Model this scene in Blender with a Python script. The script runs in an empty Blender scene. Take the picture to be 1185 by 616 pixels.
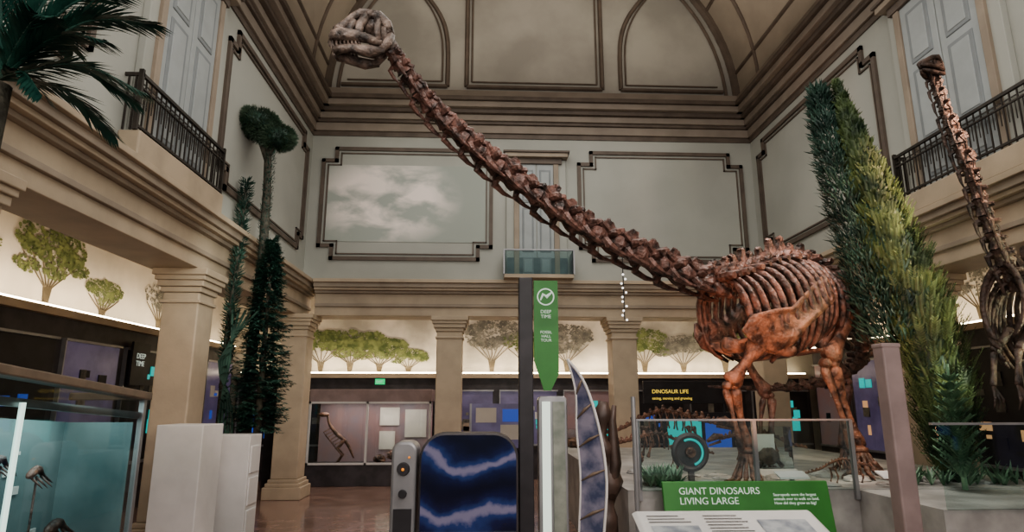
import bpy, math, random
from mathutils import Vector, Matrix
random.seed(7)
V=Vector
SC=bpy.context.scene
COL=bpy.context.collection
# ------------------------------------------------------------ materials
def mat(name,col,rough=.6,metal=0.,var=.25,scale=4.,bump=.0,bscale=30.,col2=None,emit=None,estr=0.,coat=0.):
    m=bpy.data.materials.new(name);m.use_nodes=True;nt=m.node_tree;b=nt.nodes["Principled BSDF"]
    tc=nt.nodes.new("ShaderNodeTexCoord")
    n=nt.nodes.new("ShaderNodeTexNoise");n.inputs["Scale"].default_value=scale;n.inputs["Detail"].default_value=5
    nt.links.new(tc.outputs["Object"],n.inputs["Vector"])
    r=nt.nodes.new("ShaderNodeValToRGB")
    c2=col2 if col2 else tuple(min(1,c*(1+var)) for c in col)
    c1=tuple(c*(1-var) for c in col) if not col2 else col
    r.color_ramp.elements[0].position=.36;r.color_ramp.elements[1].position=.64
    r.color_ramp.elements[0].color=(*c1,1);r.color_ramp.elements[1].color=(*c2,1)
    nt.links.new(n.outputs["Fac"],r.inputs["Fac"]);nt.links.new(r.outputs["Color"],b.inputs["Base Color"])
    b.inputs["Roughness"].default_value=rough;b.inputs["Metallic"].default_value=metal
    if coat: b.inputs["Coat Weight"].default_value=coat
    if bump:
        n2=nt.nodes.new("ShaderNodeTexNoise");n2.inputs["Scale"].default_value=bscale;n2.inputs["Detail"].default_value=6
        nt.links.new(tc.outputs["Object"],n2.inputs["Vector"])
        bp=nt.nodes.new("ShaderNodeBump");bp.inputs["Strength"].default_value=bump;bp.inputs["Distance"].default_value=.03
        nt.links.new(n2.outputs["Fac"],bp.inputs["Height"]);nt.links.new(bp.outputs["Normal"],b.inputs["Normal"])
    if emit:
        b.inputs["Emission Color"].default_value=(*emit,1);b.inputs["Emission Strength"].default_value=estr
    return m
def emis(name,col,st):
    m=bpy.data.materials.new(name);m.use_nodes=True;nt=m.node_tree
    b=nt.nodes["Principled BSDF"];b.inputs["Base Color"].default_value=(*[c*.3 for c in col],1)
    b.inputs["Emission Color"].default_value=(*col,1);b.inputs["Emission Strength"].default_value=st
    return m
def glass(name,tint=(.9,.96,.95),opac=.12,rough=.03):
    m=bpy.data.materials.new(name);m.use_nodes=True;nt=m.node_tree;nt.nodes.clear()
    o=nt.nodes.new("ShaderNodeOutputMaterial");t=nt.nodes.new("ShaderNodeBsdfTransparent");t.inputs[0].default_value=(*tint,1)
    g=nt.nodes.new("ShaderNodeBsdfGlossy");g.inputs["Roughness"].default_value=rough
    f=nt.nodes.new("ShaderNodeFresnel");f.inputs[0].default_value=1.35
    a=nt.nodes.new("ShaderNodeMath");a.operation='ADD';a.inputs[1].default_value=opac*.3
    nt.links.new(f.outputs[0],a.inputs[0])
    x=nt.nodes.new("ShaderNodeMixShader");nt.links.new(a.outputs[0],x.inputs[0]);nt.links.new(t.outputs[0],x.inputs[1]);nt.links.new(g.outputs[0],x.inputs[2])
    nt.links.new(x.outputs[0],o.inputs[0]);return m
M={}
M['wall']=mat('plaster_wall',(.40,.405,.37),.8,var=.08,scale=.6,bump=.05)
M['trim']=mat('brown_trim',(.13,.102,.083),.6,var=.15,scale=3)
M['trim2']=mat('tan_trim',(.31,.255,.20),.6,var=.12,scale=2)
M['stone']=mat('beige_stone',(.43,.35,.26),.6,var=.1,scale=2,bump=.05)
M['cornice']=mat('cornice_plaster',(.28,.235,.195),.7,var=.1,scale=2)
M['vault']=mat('vault_plaster',(.35,.305,.25),.8,var=.12,scale=.9)
M['lun']=mat('lunette_panel',(.35,.335,.30),.8,var=.16,scale=.7)
M['door']=mat('pale_blue_door',(.35,.375,.38),.6,var=.05)
M['doord']=mat('door_recess_shade',(.23,.25,.26),.6,var=.05)  # darker copy of the door paint; recess shade put into the colour
M['iron']=mat('black_iron',(.02,.02,.022),.5,metal=.6)
M['rail']=mat('bronze_iron',(.05,.042,.036),.5,metal=.4)
M['dark']=mat('dark_panel',(.022,.02,.024),.5,var=.3)
M['dark2']=mat('charcoal',(.05,.045,.05),.5,var=.3)
M['white']=mat('white_laminate',(.62,.61,.60),.45,var=.04)
M['grey']=mat('grey_metal',(.30,.30,.31),.35,metal=.5,var=.1)
M['wood']=mat('walnut_wood',(.07,.045,.035),.45,var=.3,scale=6)
M['woodr']=mat('rail_wood',(.16,.12,.09),.35,var=.2,scale=6)
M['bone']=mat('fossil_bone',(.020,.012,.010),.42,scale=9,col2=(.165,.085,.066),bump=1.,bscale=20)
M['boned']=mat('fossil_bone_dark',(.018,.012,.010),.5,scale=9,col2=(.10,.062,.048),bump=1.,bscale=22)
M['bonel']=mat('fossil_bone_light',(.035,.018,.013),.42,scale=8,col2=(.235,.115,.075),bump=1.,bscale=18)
M['skull']=mat('fossil_skull_bone',(.022,.015,.012),.45,scale=10,col2=(.22,.165,.135),bump=1.,bscale=22)
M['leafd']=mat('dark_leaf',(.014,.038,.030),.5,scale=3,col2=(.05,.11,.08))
M['leafk']=mat('conifer_leaf',(.015,.045,.036),.5,scale=4,col2=(.045,.11,.08))
M['leafc']=mat('crown_leaf',(.03,.06,.035),.5,scale=5,col2=(.09,.14,.09))
M['leafp']=mat('palm_leaf',(.010,.040,.032),.35,scale=5,col2=(.03,.095,.07))
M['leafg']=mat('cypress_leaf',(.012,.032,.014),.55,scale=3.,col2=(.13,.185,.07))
M['leafs']=mat('sage_leaf',(.08,.16,.10),.5,scale=6,col2=(.17,.28,.18))
M['bark']=mat('dark_bark',(.07,.065,.05),.8,var=.4,scale=12,bump=.6)
M['mural']=mat('mural_wall',(.46,.43,.39),.8,scale=.7,col2=(.66,.61,.55))
M['muralb']=mat('mural_wall_back',(.30,.285,.25),.8,scale=.9,col2=(.60,.56,.49))
M['aceil']=mat('aisle_ceiling_paint',(.40,.34,.29),.8,var=.05)
M['olive']=mat('mural_green_paint',(.05,.075,.022),.8,scale=7,col2=(.17,.20,.08))
M['mauve']=mat('mural_grey_green_paint',(.085,.085,.075),.8,scale=7,col2=(.21,.20,.17))
M['twig']=mat('mural_trunk_paint',(.13,.105,.07),.8)
M['glass']=glass('clear_glass')
M['tglass']=glass('teal_glass',(.78,.88,.88),.25)
M['glow']=emis('cove_glow',(1.,.84,.58),14)
M['green']=mat('sign_green',(.03,.15,.03),.5,var=.1,emit=(.04,.22,.03),estr=.10)
M['lite']=emis('light_panel',(.82,.92,.80),.9)
M['text']=emis('white_lettering',(.8,.9,.8),.5)
M['yell']=emis('yellow_lettering',(1.,.72,.15),.9)
M['teal']=emis('teal_screen',(.03,.45,.42),.8)
M['blue']=emis('blue_screen',(.04,.09,.4),.7)
M['purp']=mat('purple_panel',(.07,.055,.09),.3,scale=2,col2=(.15,.135,.22),emit=(.14,.12,.25),estr=.2)
M['warmscr']=emis('amber_screen',(.9,.5,.25),.5)
M['pink']=mat('pink_panel',(.24,.15,.15),.4,scale=2,col2=(.20,.165,.19),emit=(.5,.3,.28),estr=.08)
M['pinkp']=mat('pink_pillar_paint',(.27,.205,.20),.6,var=.12)
M['red']=emis('red_label',(.45,.05,.09),.25)
M['plat']=mat('platform_surface',(.33,.32,.31),.45,var=.25,scale=3)
M['exit']=emis('exit_green',(.02,.6,.2),1.)
M['floor']=mat('polished_floor',(.21,.135,.11),.13,scale=3,col2=(.32,.215,.18))
m=bpy.data.materials.new('night_ocean_artwork');m.use_nodes=True;nt=m.node_tree;b=nt.nodes["Principled BSDF"]
tc=nt.nodes.new("ShaderNodeTexCoord");w=nt.nodes.new("ShaderNodeTexWave");w.wave_type='RINGS';w.rings_direction='Y';w.inputs["Scale"].default_value=.55;w.inputs["Distortion"].default_value=3.4;w.inputs["Detail"].default_value=6
w.inputs["Detail Scale"].default_value=3.
mp=nt.nodes.new("ShaderNodeMapping");mp.inputs["Location"].default_value=(.15,0,-2.2)
nt.links.new(tc.outputs["Object"],mp.inputs[0]);nt.links.new(mp.outputs[0],w.inputs["Vector"])
r=nt.nodes.new("ShaderNodeValToRGB");e=r.color_ramp.elements;e[0].color=(.003,.004,.014,1);e[1].color=(.13,.12,.18,1);e[1].position=.99
x=e.new(.6);x.color=(.006,.009,.04,1);x=e.new(.9);x.color=(.015,.03,.10,1)
nt.links.new(w.outputs["Fac"],r.inputs["Fac"]);nt.links.new(r.outputs["Color"],b.inputs["Base Color"]);nt.links.new(r.outputs["Color"],b.inputs["Emission Color"])
b.inputs["Emission Strength"].default_value=.4;b.inputs["Roughness"].default_value=.12;M['art']=m
# ------------------------------------------------------------ builders
def empty(name,loc=(0,0,0)):
    o=bpy.data.objects.new(name,None);o.location=loc;o.empty_display_size=.2;COL.objects.link(o);return o
class MB:
    def __init__(s): s.v=[];s.f=[];s.m=[];s.cm=0
    def add(s,vs,fs):
        k=len(s.v);s.v+= [tuple(p) for p in vs];s.f+=[tuple(i+k for i in f) for f in fs];s.m+=[s.cm]*len(fs)
    def box(s,a,b):
        x0,y0,z0=a;x1,y1,z1=b
        s.add([(x0,y0,z0),(x1,y0,z0),(x1,y1,z0),(x0,y1,z0),(x0,y0,z1),(x1,y0,z1),(x1,y1,z1),(x0,y1,z1)],
          [(0,3,2,1),(4,5,6,7),(0,1,5,4),(1,2,6,5),(2,3,7,6),(3,0,4,7)])
    def frus(s,p0,p1,a,b,w0,w1):
        p0=V(p0);p1=V(p1);a=V(a);b=V(b);vs=[]
        for p,w in((p0,w0),(p1,w1)):
            for i,j in((-1,-1),(1,-1),(1,1),(-1,1)): vs.append(p+a*w[0]*i+b*w[1]*j)
        s.add(vs,[(0,3,2,1),(4,5,6,7),(0,1,5,4),(1,2,6,5),(2,3,7,6),(3,0,4,7)])
    def tube(s,pts,rad,seg=8,flat=1.,nrm=None,jit=0):
        pts=[V(p) for p in pts];n=len(pts)
        if not hasattr(rad,'__len__'): rad=[rad]*n
        up=V(nrm) if nrm is not None else None
        rings=[];prev=None
        for i in range(n):
            t=(pts[min(i+1,n-1)]-pts[max(i-1,0)])
            if t.length<1e-9:t=V((0,0,1))
            t.normalize()
            if prev is None:
                u=up if up is not None else (V((0,0,1)) if abs(t.z)<.9 else V((1,0,0)))
            else: u=up if up is not None else prev
            u=u-t*u.dot(t)
            if u.length<1e-6:u=V((1,0,0))-t*t.x
            u.normalize();w=t.cross(u);prev=u
            rings.append([pts[i]+(u*math.cos(2*math.pi*k/seg)+w*math.sin(2*math.pi*k/seg)*flat)*rad[i]*(1+random.uniform(-jit,jit)) for k in range(seg)])
        vs=[p for r in rings for p in r];fs=[]
        for i in range(n-1):
            for k in range(seg):
                a=i*seg+k;b=i*seg+(k+1)%seg;fs.append((a,b,b+seg,a+seg))
        fs.append(tuple(range(seg))[::-1]);fs.append(tuple((n-1)*seg+k for k in range(seg)))
        s.add(vs,fs)
    def ell(s,c,r,ns=12,nr=8,rot=None,jit=0):
        c=V(c);vs=[];fs=[]
        if not hasattr(r,'__len__'): r=(r,r,r)
        for i in range(nr+1):
            th=math.pi*i/nr
            for k in range(ns):
                ph=2*math.pi*k/ns
                p=V((r[0]*math.sin(th)*math.cos(ph),r[1]*math.sin(th)*math.sin(ph),r[2]*math.cos(th)))
                if jit:p*=1+random.uniform(-jit,jit)
                if rot:p=rot@p
                vs.append(c+p)
        for i in range(nr):
            for k in range(ns):
                a=i*ns+k;b=i*ns+(k+1)%ns;fs.append((a,a+ns,b+ns,b))
        s.add(vs,fs)
    def leaf(s,b,t,w,nrm,sag=0.):
        b=V(b);t=V(t);d=t-b;side=d.cross(V(nrm))
        if side.length<1e-6:side=V((1,0,0))
        side.normalize();mid=b+d*.45+V(nrm)*sag
        s.add([b-side*w*.25,b+side*w*.25,mid+side*w*.5,t,mid-side*w*.5],[(0,1,2,4),(4,2,3)])
    def quad(s,a,b,c,d): s.add([a,b,c,d],[(0,1,2,3)])
    def obj(s,name,mats,parent=None,smooth=False,bevel=0.,sub=0):
        me=bpy.data.meshes.new(name);me.from_pydata(s.v,[],s.f)
        for q in (mats if isinstance(mats,(list,tuple)) else [mats]): me.materials.append(q)
        for i,p in enumerate(me.polygons): p.material_index=s.m[i];p.use_smooth=smooth
        me.update();o=bpy.data.objects.new(name,me);COL.objects.link(o)
        if parent:o.parent=parent
        if bevel:
            md=o.modifiers.new("b",'BEVEL');md.width=bevel;md.segments=2;md.limit_method='ANGLE'
        return o
def box(name,a,b,m,parent=None,bevel=0.):
    q=MB();q.box(a,b);return q.obj(name,m,parent,bevel=bevel)
def text(name,body,loc,size,m,parent,rot=(math.pi/2,0,0),ext=.002,align='LEFT'):
    c=bpy.data.curves.new(name,'FONT');c.body=body;c.size=size;c.extrude=ext;c.align_x=align;c.materials.append(m)
    o=bpy.data.objects.new(name,c);o.location=loc;o.rotation_euler=rot;COL.objects.link(o)
    if parent:o.parent=parent
    return o
def lerp(a,b,t): return V(a)*(1-t)+V(b)*t
def spline(pts,n):
    pts=[V(p) for p in pts];out=[];k=len(pts)-1
    for i in range(n):
        u=i/(n-1)*k;j=min(int(u),k-1);t=u-j
        p0=pts[max(j-1,0)];p1=pts[j];p2=pts[j+1];p3=pts[min(j+2,k)]
        out.append(.5*((2*p1)+(p2-p0)*t+(2*p0-5*p1+4*p2-p3)*t*t+(3*p1-p0-3*p2+p3)*t**3))
    return out
# ------------------------------------------------------------ ROOM
XL,XR,YB,YN=-4.15,6.5,14.1,-2.0
XC=(XL+XR)/2
ZB=3.9
ZT=4.7
ZC=8.35
box('floor',(-8,-3,-.1),(11,18,0),M['floor'])
box('wall_back',(XL-.8,YB,ZT-.02),(XR+.8,YB+.3,ZC+1.2),M['wall'])
box('wall_left',(XL-.3,YN,ZT-.02),(XL,YB,ZC+1.2),M['wall'])
box('wall_right',(XR,YN,ZT-.02),(XR+.3,YB,ZC+1.2),M['wall'])
def beam(name,side):
    q=MB()
    def bx(off,z0,z1,mi):
        q.cm=mi
        if side=='L': q.box((XL-.75,YN,z0),(XL+off,YB+.75,z1))
        if side=='R': q.box((XR-off,YN,z0),(XR+.75,YB+.75,z1))
        if side=='B': q.box((XL+.3,YB-off,z0),(XR-.3,YB+.75,z1))
    bx(-.02,ZB,ZB+.2,0);bx(.03,ZB+.2,ZB+.27,1);bx(.0,ZB+.27,ZB+.5,0);bx(.08,ZB+.5,ZB+.56,1);bx(.16,ZB+.56,ZB+.62,0);bx(.22,ZB+.62,ZB+.72,1);bx(.28,ZB+.72,ZB+.8,0)
    q.obj(name,[M['stone'],M['trim2']],bevel=.008)
beam('trim_1','L');beam('trim_2','R');beam('trim_3','B')
def corn(name,side):
    q=MB()
    prof=[(.03,ZC-.12,ZC,1),(.08,ZC,ZC+.2,0),(.14,ZC+.2,ZC+.27,1),(.2,ZC+.27,ZC+.42,0),(.3,ZC+.42,ZC+.52,1),(.42,ZC+.52,ZC+.66,0),(.5,ZC+.66,ZC+.76,1),(.4,ZC+.76,ZC+.95,0)]
    for off,z0,z1,mi in prof:
        q.cm=mi
        if side=='L': q.box((XL,YN,z0),(XL+off,YB,z1))
        if side=='R': q.box((XR-off,YN,z0),(XR,YB,z1))
        if side=='B': q.box((XL+.01,YB-off,z0),(XR-.01,YB,z1))
    q.obj(name,[M['cornice'],M['trim']],bevel=.01)
corn('trim_4','L');corn('trim_5','R');corn('trim_6','B')
ZS=9.25;RV=(XR-XL)/2-.2
q=MB();N=40
vs=[];fs=[]
for i in range(N+1):
    th=math.pi*i/N
    for y in (YN,YB+.1): vs.append((XC-RV*math.cos(th),y,ZS+RV*math.sin(th)))
for i in range(N): fs.append((2*i,2*i+1,2*i+3,2*i+2))
q.add(vs,fs);q.obj('ceiling',M['vault'],smooth=True)
q=MB()
def arc(y,r,a0,a1,rad,n=40,flat=1.):
    q.tube([(XC-r*math.cos(math.radians(a0+(a1-a0)*i/n)),y,ZS+r*math.sin(math.radians(a0+(a1-a0)*i/n))) for i in range(n+1)],rad,6,flat)
for y in (12.9,9.6,9.0,5.7,5.1,1.8):arc(y,RV,0,180,.06)
for a in (9,30,36,58,64,116,122,144,150,171):
    x=XC-RV*math.cos(math.radians(a));z=ZS+RV*math.sin(math.radians(a))
    q.tube([(x,YN,z),(x,YB-.05,z)],.05,6)
q.obj('trim_7',M['trim'])
q=MB();vs=[(XC,YB-.02,ZS-.3)];
for i in range(N+1):
    th=math.pi*i/N;vs.append((XC-(RV+.1)*math.cos(th),YB-.02,ZS-.15+(RV+.1)*math.sin(th)))
q.add(vs,[(0,i+1,i+2) for i in range(N)]);q.obj('wall_lunette',M['lun'])
q=MB()
yl=YB-.06
for r,w in ((RV-.05,.11),(RV-.32,.045)): arc(yl,r,0,180,w)
q.obj('trim_8',M['trim'])
q=MB()
def lp(pts,w): q.tube([(x,yl,z) for x,z in pts],w,6)
zb=ZS+.32
for sx in (-1,1):
    for k,dx in ((.055,0),(.022,.13)):
        lp([(XC+sx*(1.68-dx),zb+dx),(XC+sx*(1.68-dx),14.1)],k)
        pts=[(XC+sx*(2.15+dx),zb+dx),(XC+sx*(2.18+dx),zb+1.3),(XC+sx*(2.45+dx),zb+2.1),(XC+sx*3.1,zb+2.95-dx)]
        pts=[(p.x,p.y) for p in spline([V((a,b,0)) for a,b in pts],14)];lp(pts,k)
        lp([(XC+sx*(2.15+dx),zb+dx),(XC+sx*(4.72-dx),zb+dx)],k)
for k,dx in ((.055,0),(.022,.13)): lp([(XC-1.68+dx,zb+dx),(XC+1.68-dx,zb+dx)],k)
q.obj('trim_9',M['trim'])
def notch(u0,u1,v0,v1,n,off=0):
    u0+=off;u1-=off;v0+=off;v1-=off
    return [(u0+n,v0),(u1-n,v0),(u1-n,v0+n),(u1,v0+n),(u1,v1-n),(u1-n,v1-n),(u1-n,v1),(u0+n,v1),(u0+n,v1-n),(u0,v1-n),(u0,v0+n),(u0+n,v0+n)]
def frame(name,P,u0,u1,v0,v1,n=.3):
    q=MB()
    for off,w,d in ((0,.042,.05),(.11,.014,.03)):
        L=notch(u0,u1,v0,v1,n,off)
        for i in range(12):
            a=L[i];b=L[(i+1)%12]
            lo=(min(a[0],b[0])-w,min(a[1],b[1])-w);hi=(max(a[0],b[0])+w,max(a[1],b[1])+w)
            A=P(lo[0],lo[1],0);B=P(hi[0],hi[1],d)
            q.box(tuple(min(A[k],B[k]) for k in range(3)),tuple(max(A[k],B[k]) for k in range(3)))
    q.obj(name,M['trim'])
PB=lambda u,v,d:(u,YB-d,v)
PL=lambda u,v,d:(XL+d,u,v)
PR=lambda u,v,d:(XR-d,u,v)
frame('trim_10',PB,-3.85,.12,5.22,7.9);frame('trim_11',PB,2.23,6.2,5.22,7.9)
frame('trim_12',PL,9.2,13.7,5.3,8.0);frame('trim_13',PR,9.2,13.7,5.3,8.0)
frame('trim_14',PL,1.5,6.0,5.3,8.0);frame('trim_15',PR,1.5,6.0,5.3,8.0)
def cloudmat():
    m=bpy.data.materials.new('projected_cloud_tint');m.use_nodes=True;nt=m.node_tree;b=nt.nodes["Principled BSDF"];L=nt.links.new
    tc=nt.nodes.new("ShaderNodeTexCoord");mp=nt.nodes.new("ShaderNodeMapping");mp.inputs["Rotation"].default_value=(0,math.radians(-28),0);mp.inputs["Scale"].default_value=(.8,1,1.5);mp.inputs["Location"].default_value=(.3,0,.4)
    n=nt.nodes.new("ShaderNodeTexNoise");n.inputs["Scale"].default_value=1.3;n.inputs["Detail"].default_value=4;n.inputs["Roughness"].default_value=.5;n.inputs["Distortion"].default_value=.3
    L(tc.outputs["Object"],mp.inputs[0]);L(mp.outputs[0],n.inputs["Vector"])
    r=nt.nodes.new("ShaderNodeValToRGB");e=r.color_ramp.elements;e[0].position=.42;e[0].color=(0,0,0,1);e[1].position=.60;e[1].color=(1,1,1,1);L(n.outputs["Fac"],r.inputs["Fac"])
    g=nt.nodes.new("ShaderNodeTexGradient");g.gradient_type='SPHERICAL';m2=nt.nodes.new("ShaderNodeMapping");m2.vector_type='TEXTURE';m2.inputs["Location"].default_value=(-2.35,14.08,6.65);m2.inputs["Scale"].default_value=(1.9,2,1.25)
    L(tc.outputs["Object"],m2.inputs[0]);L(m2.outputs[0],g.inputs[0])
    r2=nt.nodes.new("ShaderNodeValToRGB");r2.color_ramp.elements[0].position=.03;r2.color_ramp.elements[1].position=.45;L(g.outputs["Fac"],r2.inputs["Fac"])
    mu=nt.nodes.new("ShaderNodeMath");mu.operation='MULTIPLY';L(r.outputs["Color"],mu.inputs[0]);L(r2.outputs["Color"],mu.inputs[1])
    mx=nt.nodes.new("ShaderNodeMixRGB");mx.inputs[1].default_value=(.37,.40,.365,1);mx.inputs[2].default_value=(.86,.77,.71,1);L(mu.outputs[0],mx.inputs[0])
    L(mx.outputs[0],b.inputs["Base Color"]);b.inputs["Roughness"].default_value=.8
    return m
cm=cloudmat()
box('cloud_projection_panel',(-3.72,YB-.013,5.62),(-.0,YB-.001,7.5),cm)  # projected cloud light is painted into this panel's colour
def door(name,P,u0,u1,v0,v1,ped=True):
    g=empty(name)
    def bx(n,a,b,m,bev=.01):
        A=P(*a);B=P(*b);box(n,tuple(min(A[k],B[k]) for k in range(3)),tuple(max(A[k],B[k]) for k in range(3)),m,g,bev)
    bx('surround',(u0-.3,v0,0),(u1+.3,v1+.12,.09),M['wall'])
    bx('jamb_a',(u0-.12,v0,.0),(u0,v1,.14),M['trim2']);bx('jamb_b',(u1,v0,.0),(u1+.12,v1,.14),M['trim2'])
    bx('leaf_a',(u0,v0,.0),((u0+u1)/2-.01,v1,.11),M['door']);bx('leaf_b',((u0+u1)/2+.01,v0,0),(u1,v1,.11),M['door'])
    h=v1-v0;w=(u1-u0)/2
    k=0
    for s0 in (u0,(u0+u1)/2):
        for a,b in ((.05,.2),(.24,.62),(.66,.95)):
            k+=1;bx('panel_%d'%k,(s0+w*.18,v0+h*a,.0),(s0+w*.82,v0+h*b,.125),M['doord'],.015)
            bx('field_%d'%k,(s0+w*.27,v0+h*a+.06,.0),(s0+w*.73,v0+h*b-.06,.135),M['door'],.01)
    if ped:
        bx('frieze',(u0-.2,v1,0),(u1+.2,v1+.14,.16),M['trim']);bx('cornice',(u0-.34,v1+.14,0),(u1+.34,v1+.24,.26),M['trim2']);bx('cap',(u0-.38,v1+.24,0),(u1+.38,v1+.29,.3),M['trim'])
door('door_1',PB,.78,1.6,ZT,7.55)
door('door_2',PL,7.15,8.55,ZT+.3,7.95);door('door_3',PR,6.95,8.35,ZT+.3,7.95)
g=empty('glass_balcony')
q=MB();q.box((.42,YB-.55,ZT),(1.98,YB,ZT+.08));q.obj('slab',M['stone'],g)
q=MB();q.box((.42,YB-.55,ZT+.08),(1.98,YB-.53,ZT+.62));q.box((.42,YB-.53,ZT+.08),(.44,YB,ZT+.62));q.box((1.96,YB-.53,ZT+.08),(1.98,YB,ZT+.62));q.obj('panes',M['tglass'],g)
q=MB();q.box((.4,YB-.57,ZT+.62),(2.,YB-.51,ZT+.65));q.box((.4,YB-.57,ZT+.08),(.43,YB-.52,ZT+.62));q.box((1.97,YB-.57,ZT+.08),(2.,YB-.52,ZT+.62));q.obj('rail',M['grey'],g)
box('back_panel',(.5,YB-.12,ZT+.08),(1.9,YB-.02,ZT+.55),mat('teal_grey_panel',(.12,.15,.155),.5),g)
def balcony(name,P,u0,u1,dep=.2):
    g=empty(name);q=MB();z0=ZT+.3
    def bx(a,b):
        A=P(*a);B=P(*b);q.box(tuple(min(A[k],B[k]) for k in range(3)),tuple(max(A[k],B[k]) for k in range(3)))
    bx((u0,ZT,0),(u1,z0,dep+.05));q.obj('slab',M['stone'],g,bevel=.02)
    q=MB()
    bx((u0,z0+.66,dep-.03),(u1,z0+.70,dep+.01));bx((u0,z0+.05,dep-.03),(u1,z0+.08,dep));bx((u0,z0+.52,dep-.03),(u1,z0+.54,dep))
    n=int((u1-u0)/.11)
    for i in range(n+1):
        u=u0+(u1-u0)*i/n;bx((u-.008,z0,dep-.022),(u+.008,z0+.68,dep-.006))
        if i<n:
            bx((u+.02,z0+.58,dep-.02),(u+.09,z0+.595,dep-.01));bx((u+.05,z0+.3,dep-.02),(u+.058,z0+.53,dep-.01))
    for e in (u0,u1):
        bx((e-.02,z0,dep-.04),(e+.02,z0+.74,dep+.01));bx((e-.015,z0+.66,0),(e+.015,z0+.70,dep))
        for j in range(2): bx((e-.01,z0,.08*j+.04),(e+.01,z0+.68,.08*j+.06))
    q.obj('railing',M['rail'],g)
balcony('iron_balcony',PL,6.7,9.0);balcony('iron_balcony.001',PR,6.2,8.8)
def column(x,y,w=.31,name='column',m=None):
    g=empty(name,(x,y,0));m=m or M['stone'];q=MB()
    for z0,z1,e in ((0,.25,.12),(.25,.33,.08),(.33,.4,.04)): q.box((-w-e,-w-e,z0),(w+e,w+e,z1))
    q.obj('base',m,g,bevel=.015)
    q=MB();q.box((-w,-w,.4),(w,w,ZB-.34));q.obj('shaft',m,g,bevel=.02)
    q=MB()
    for z0,z1,e in ((ZB-.5,ZB-.45,.03),(ZB-.34,ZB-.26,.03),(ZB-.26,ZB-.17,.07),(ZB-.17,ZB-.1,.10),(ZB-.1,ZB,.13)): q.box((-w-e,-w-e,z0),(w+e,w+e,z1))
    q.obj('capital',m,g,bevel=.012)
for i,(x,y,w) in enumerate([(XL-.33,4.95,.31),(XL-.27,9.4,.26),(XL-.05,YB+.1,.28),(-.8,YB+.38,.29),(3.2,YB+.38,.29),(XR+.05,YB+.1,.28),(XR+.33,9.35,.31),(XR+.33,4.95,.31),(XL-.33,.5,.31),(XR+.33,.5,.31)]):
    column(x,y,w,name='column' if i==0 else 'column.%03d'%i)
AL=-7.;AB=17.5;AR=9.4
box('wall_aisle_left',(AL-.2,YN,0),(AL,AB+.2,5.),M['mural'])
box('wall_aisle_back',(AL,AB,0),(AR+.2,AB+.2,5.),M['muralb'])
box('wall_aisle_right',(AR,YN,0),(AR+.2,AB,5.),M['mural'])
box('ceiling_aisle_left',(AL,YN,4.92),(XL-.3,AB,5.0),M['aceil'])
box('ceiling_aisle_right',(XR+.3,YN,4.92),(AR,AB,5.0),M['aceil'])
box('ceiling_aisle_back',(XL-.3,YB+.3,4.92),(XR+.3,AB,5.0),M['aceil'])
def cove(name,a,b,ga,gb,m='dark2'):
    g=empty(name);box('shelf',a,b,M[m],g);box('light_strip',ga,gb,M['glow'],g)
cove('cove_light_ledge',(AL+.04,YN,3.3),(AL+.42,AB-.3,3.42),(AL+.3,YN,3.42),(AL+.36,AB-.5,3.46),'stone')
cove('cove_light_ledge.001',(AL+.45,AB-.42,2.62),(AR-.45,AB-.04,2.74),(AL+.5,AB-.36,2.74),(AR-.5,AB-.3,2.78),'stone')
cove('cove_light_ledge.002',(AR-.42,YN,3.3),(AR-.04,AB-.3,3.42),(AR-.36,YN,3.42),(AR-.3,AB-.5,3.46),'stone')
def area(name,loc,rot,sx,sy,e,col=(1,1,1)):
    l=bpy.data.lights.new(name,'AREA');l.shape='RECTANGLE';l.size=sx;l.size_y=sy;l.energy=e;l.color=col
    o=bpy.data.objects.new(name,l);o.location=loc;o.rotation_euler=rot;COL.objects.link(o);return o
def aim(o,t):
    d=V(t)-o.location;o.rotation_euler=d.to_track_quat('-Z','Y').to_euler()
def spot(name,loc,t,e,col,ang=40,r=.15,blend=.6):
    l=bpy.data.lights.new(name,'SPOT');l.energy=e;l.color=col;l.spot_size=math.radians(ang);l.spot_blend=blend;l.shadow_soft_size=r
    o=bpy.data.objects.new(name,l);o.location=loc;COL.objects.link(o);aim(o,t);return o
warm=(1.,.82,.58)
o=area('cove_lamp_left',(AL+.5,7.5,3.6),(0,0,0),.12,16,90,warm);o.rotation_euler=(0,math.radians(180-35),0)
o=area('cove_lamp_back',(1.2,AB-.38,2.85),(0,0,0),14,.1,95,warm);o.rotation_euler=(math.radians(180-25),0,0)
o=area('cove_lamp_right',(AR-.5,7.5,3.6),(0,0,0),.12,16,70,warm);o.rotation_euler=(0,math.radians(180+35),0)
area('aisle_downlight_back',(1.2,15.6,4.85),(0,0,0),10,.6,130,(1,.86,.74))
g=empty('track_spotlights');q=MB();q.box((-6.62,9.0,4.86),(-6.56,13,4.9))
for y in (10.2,10.45,12.6):
    q.tube([(-6.59,y,4.88),(-6.59,y,4.75)],.012,6);q.tube([(-6.56,y,4.77),(-6.48,y-.08,4.66)],[.06,.065],10)
q.obj('lamps',M['white'],g)
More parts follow.
